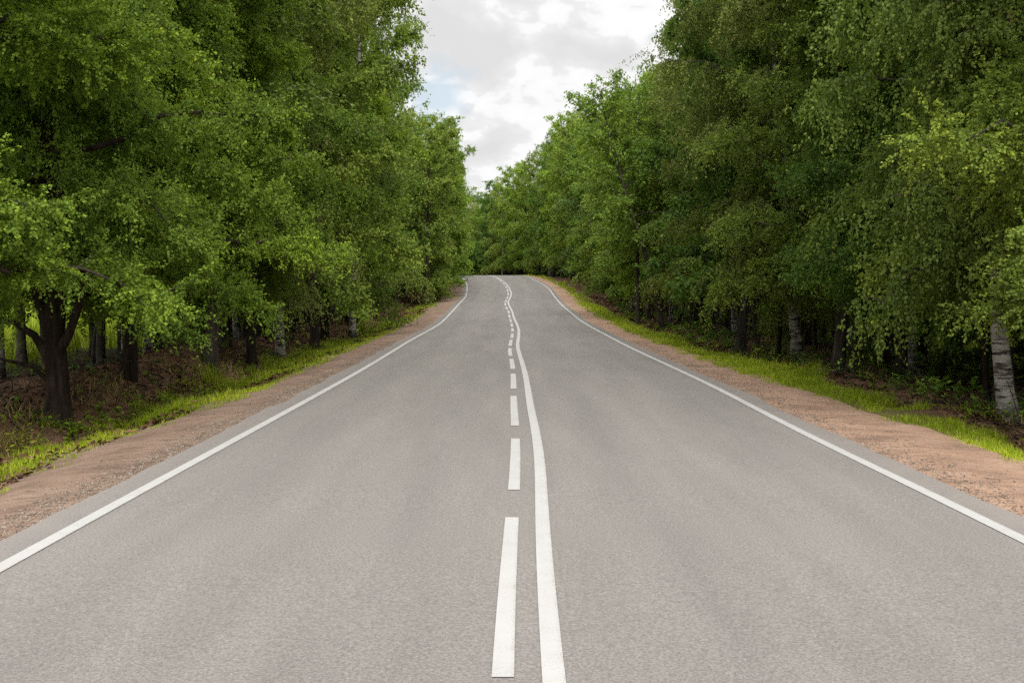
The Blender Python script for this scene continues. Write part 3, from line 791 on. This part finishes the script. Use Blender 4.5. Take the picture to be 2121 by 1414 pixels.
# thin young stems crowding the shade behind the front rows
for side, nm, a0 in ((-1, "left", 22), (1, "right", 15)):
    d = a0; i = 0
    while d < 72 and i < len(ORD):
        x = float(cx(d)) + side * (tr.uniform(7.0, 10.6))
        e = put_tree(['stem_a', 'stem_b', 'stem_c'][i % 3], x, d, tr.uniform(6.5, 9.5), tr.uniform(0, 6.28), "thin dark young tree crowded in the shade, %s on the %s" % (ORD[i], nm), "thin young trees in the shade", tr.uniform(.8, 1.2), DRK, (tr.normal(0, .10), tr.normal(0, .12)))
        d += tr.uniform(.6, 1.6) * (1 + d / 120); i += 1

# low plants: leafy weeds on the verge edges, darker undergrowth below the trees
def low_plants(name, k, r_rng, y_rng, h, ll, nlf, mat, label, seed, sides, tone, thr):
    r = np.random.default_rng(seed)
    y = y_rng[0] + (y_rng[1] - y_rng[0]) * r.random(k) ** 1.5
    sd = np.where(r.random(k) < sides, -1, 1)
    x = cx(y) + sd * r.uniform(r_rng[0], r_rng[1], k)
    keep = vnoise(x, y, 1.3, seed) + .6 * vnoise(x, y, .4, seed + 1) > thr
    x, y = x[keep], y[keep]; k = len(x)
    z = gz(x, y)
    hh = h * r.uniform(.4, 1.2, k)
    d_ = unit(np.stack([r.normal(0, .35, k), r.normal(0, .35, k), np.ones(k)], 1))
    base = np.stack([x, y, z], 1)
    sv, sf, st = blades(base, hh, np.full(k, .008) * (1 + y / 40), np.full(k, .15), np.full(k, .3), r)
    t = r.uniform(.25, 1, (k, nlf))
    p = base[:, None] + d_[:, None] * (hh[:, None] * t)[..., None]
    p = p.reshape(-1, 3)
    az = r.random(len(p)) * 6.28
    a_ = unit(np.stack([np.cos(az), np.sin(az), r.uniform(-.4, .5, len(p))], 1))
    nn_ = unit(np.stack([r.normal(0, .35, len(p)), r.normal(0, .35, len(p)), np.ones(len(p))], 1))
    sz = ll * r.uniform(.5, 1.3, len(p)) * (1 + np.repeat(y, nlf) / 60)
    lv, lf = leaf_quads(p, a_, nn_, sz, sz * .55, .12)
    tint = np.clip(.75 * np.repeat(r.random(k), nlf) + .25 * r.random(len(p)), 0, 1)
    me = mesh_np(name, np.concatenate([sv, lv]), sf + [lf + len(sv)], mat, {'tint': np.concatenate([st, np.repeat(tint, 4)])})
    o = link(name, me); o.color = (tone[0], tone[1], tone[2], 1)
    tag(o, label, "low plants", kind='stuff')
low_plants("verge_weeds", 1500, (5.75, 6.9), (8, 60), .20, .05, 10, m_grass, "low leafy weeds between the grass and the brown ditch on the verges", 301, .68, (.75, .85, .9), -.02)
low_plants("undergrowth", 3400, (6.4, 10.8), (11, 75), .32, .075, 12, m_leaf, "dark low undergrowth between the trunks on the shaded forest floor", 302, .16, (.9, 1, 1), -.08)
# bleached dry grass lying along the ditch
r = np.random.default_rng(303)
k = 9000
y = 8 + 50 * r.random(k) ** 1.6; sd = np.where(r.random(k) < .7, -1, 1)
x = cx(y) + sd * (6.3 + np.abs(r.normal(0, .6, k)))
kp = vnoise(x, y, .9, 304) + .6 * vnoise(x, y, .3, 305) > .08
x, y = x[kp], y[kp]; k = len(x)
v, f, t = blades(np.stack([x, y, gz(x, y)], 1), .06 + .22 * r.random(k), .004 + .004 * r.random(k) + y * .0003, .6 + 1.3 * r.random(k), np.full(k, 1.0), r)
o = link("dry_grass", mesh_np("dry_grass", v, f, m_grass, {'tint': t})); o.color = (.75, .72, .7, 1)
tag(o, "bleached dry grass stalks along the brown ditch edge", "grass", kind='stuff')

# ------------------------------------------------------------------ brushwood, fallen branches, young plants
r = np.random.default_rng(77)
sticks = []
for i in range(900):
    sd = -1 if r.random() < .42 else 1
    y = 12 + 55 * r.random() ** 1.4
    x = float(cx(y)) + sd * (r.uniform(6.3, 10.5))
    z = float(gz(x, y))
    L = r.uniform(.35, 1.5)
    d_ = unit(np.array([r.normal(0, .8), r.normal(0, .8), r.uniform(.0, 1.3)]))
    s = np.linspace(0, 1, 5)
    pts = np.array([x, y, z]) + d_ * (L * s)[:, None] + np.array([r.normal(0, .15), r.normal(0, .15), -r.uniform(0, .3)]) * (L * s ** 2)[:, None]
    pts[:, 2] = np.maximum(pts[:, 2], gz(pts[:, 0], pts[:, 1]) + .01)
    sticks.append((pts, r.uniform(.005, .014) * (1 - .7 * s)))
V, Q = tubes(sticks, 4)
tag(link("brushwood", mesh_np("brushwood", V, Q, m_greybark)), "tangle of dead twigs and dry sticks on the shaded forest floor", "brushwood", kind='stuff')

def fallen_branch(x, y, L, az, rad, label):
    r = np.random.default_rng(int(x * 100 + y * 7) % 9999)
    s = np.linspace(0, 1, 8)
    px_ = L * (s - .5); py_ = .12 * L * np.sin(s * 3 + r.random() * 3)
    ca, sa = math.cos(az), math.sin(az)
    X = x + px_ * ca - py_ * sa; Y = y + px_ * sa + py_ * ca
    zz = gz(X, Y) + rad * .7 + .05 * np.sin(s * 5)
    main = np.stack([X, Y, zz], 1)
    ps = [(main - np.array([x, y, 0]), rad * (1 - .6 * s))]
    for k_ in range(3):
        j = r.integers(2, 6)
        b0 = main[j] - np.array([x, y, 0]); dd = unit(np.array([ca + r.normal(0, .6), sa + r.normal(0, .6), r.uniform(.1, .6)]))
        q = np.linspace(0, 1, 4)
        ps.append((b0 + dd * (q * L * .3)[:, None], rad * .5 * (1 - .7 * q)))
    V, Q = tubes(ps, 7)
    z0 = float(gz(x, y))
    V[:, 2] -= z0
    o = link("fallen_branch", mesh_np("fallen_branch", V, Q, m_greybark, None, True), None, (x, y, z0))
    tag(o, label, "branch", "fallen branches under the trees")
fallen_branch(6.4, 22.0, 1.6, .1, .035, "pale fallen branch lying level along the outer edge of the right grass strip")
fallen_branch(6.9, 18.0, 1.3, .25, .03, "short fallen branch in front of the dark trunks right of the road")
fallen_branch(7.2, 25.5, 1.5, 2.2, .03, "crooked dead branch deeper under the right hand trees")
fallen_branch(-7.6, 25.0, 1.4, .2, .025, "thin dead branch on top of the brown bank left of the road")
fallen_branch(-6.8, 33.5, 1.8, .5, .03, "dead branch across the brown soil below the left birches")

def young_plant(x, y, hgt, nlf, label, tone=(1, 1, 1), size=.09):
    r = np.random.default_rng(int(abs(x * 131 + y * 17)) % 9999)
    z0 = float(gz(x, y))
    e = bpy.data.objects.new("young_plant", None); C.objects.link(e); e.location = (x, y, z0); e.empty_display_size = .1
    tag(e, label, "plant", "young plants on the verges")
    ps = []; lp, la, ln = [], [], []
    for k_ in range(4):
        s = np.linspace(0, 1, 4)
        d_ = np.array([r.normal(0, .45), r.normal(0, .45), 1.0]); d_ /= np.linalg.norm(d_)
        pts = d_ * (hgt * r.uniform(.6, 1.05) * s)[:, None]; pts[0, 2] = -.04
        ps.append((pts, .006 * (1 - .7 * s) + .001))
        for q in range(nlf // 4):
            t_ = r.uniform(.25, 1)
            lp.append(pts[-1] * t_); az = r.uniform(0, 6.28)
            la.append((math.cos(az), math.sin(az), r.uniform(-.3, .4))); ln.append((r.normal(0, .3), r.normal(0, .3), 1))
    V, Q = tubes(ps, 5)
    link("stem", mesh_np("stem", V, Q, m_greybark), e)
    lp = np.array(lp); la = unit(np.array(la)); ln = unit(np.array(ln))
    sz = size * r.uniform(.6, 1.3, len(lp))
    v, f = leaf_quads(lp, la, ln, sz, sz * .62, .12)
    o = link("leaves", mesh_np("leaves", v, f, m_young, {'tint': np.repeat(r.random(len(lp)), 4)}), e)
    o.color = (tone[0], tone[1], tone[2], 1)
GRN = (.55, .75, .6)
young_plant(-8.0, 24.0, .38, 48, "yellow green seedling on the crest of the brown bank by the white birch foot")
young_plant(-7.5, 22.2, .32, 40, "low yellowish sprout at the left end of the brown bank")
young_plant(-6.2, 21.6, .30, 36, "single yellow seedling standing in the ditch right of the brown bank")
young_plant(-7.9, 19.2, .40, 44, "yellow leaved seedling behind the dark forked trunk")
young_plant(-5.6, 16.4, .42, 60, "leafy green weed beside the grass right of the forked trunk", GRN)
young_plant(-5.9, 15.2, .38, 52, "bushy green weed at the foot of the forked trunk", GRN)
young_plant(-6.0, 13.9, .42, 44, "pale weed among dry grass left of the forked trunk's foot", (.8, .75, 1))
young_plant(-5.35, 17.8, .36, 48, "tall thin weed in the ditch edge before the brown bank", GRN)
young_plant(-6.3, 48.0, .5, 40, "bright seedling near the end of the left grass strip")
young_plant(-6.2, 36.5, .5, 52, "green weed clump beside brown soil below the left birches", GRN)
young_plant(6.4, 20.0, .40, 44, "pale leafed seedling on the inner edge of the right verge", (.8, .9, .8))
young_plant(6.5, 26.0, .42, 56, "broad leafed weed where the right grass meets the shade", GRN)
young_plant(6.2, 29.0, .45, 60, "bright leafy weed beside the right grass strip, below the white birch stems")
young_plant(5.9, 33.0, .45, 60, "yellow green weed clump at the far bulge of the right grass strip")
young_plant(6.6, 15.6, .35, 40, "small weed at the foot of the leaning white birch", (.7, .8, .7))
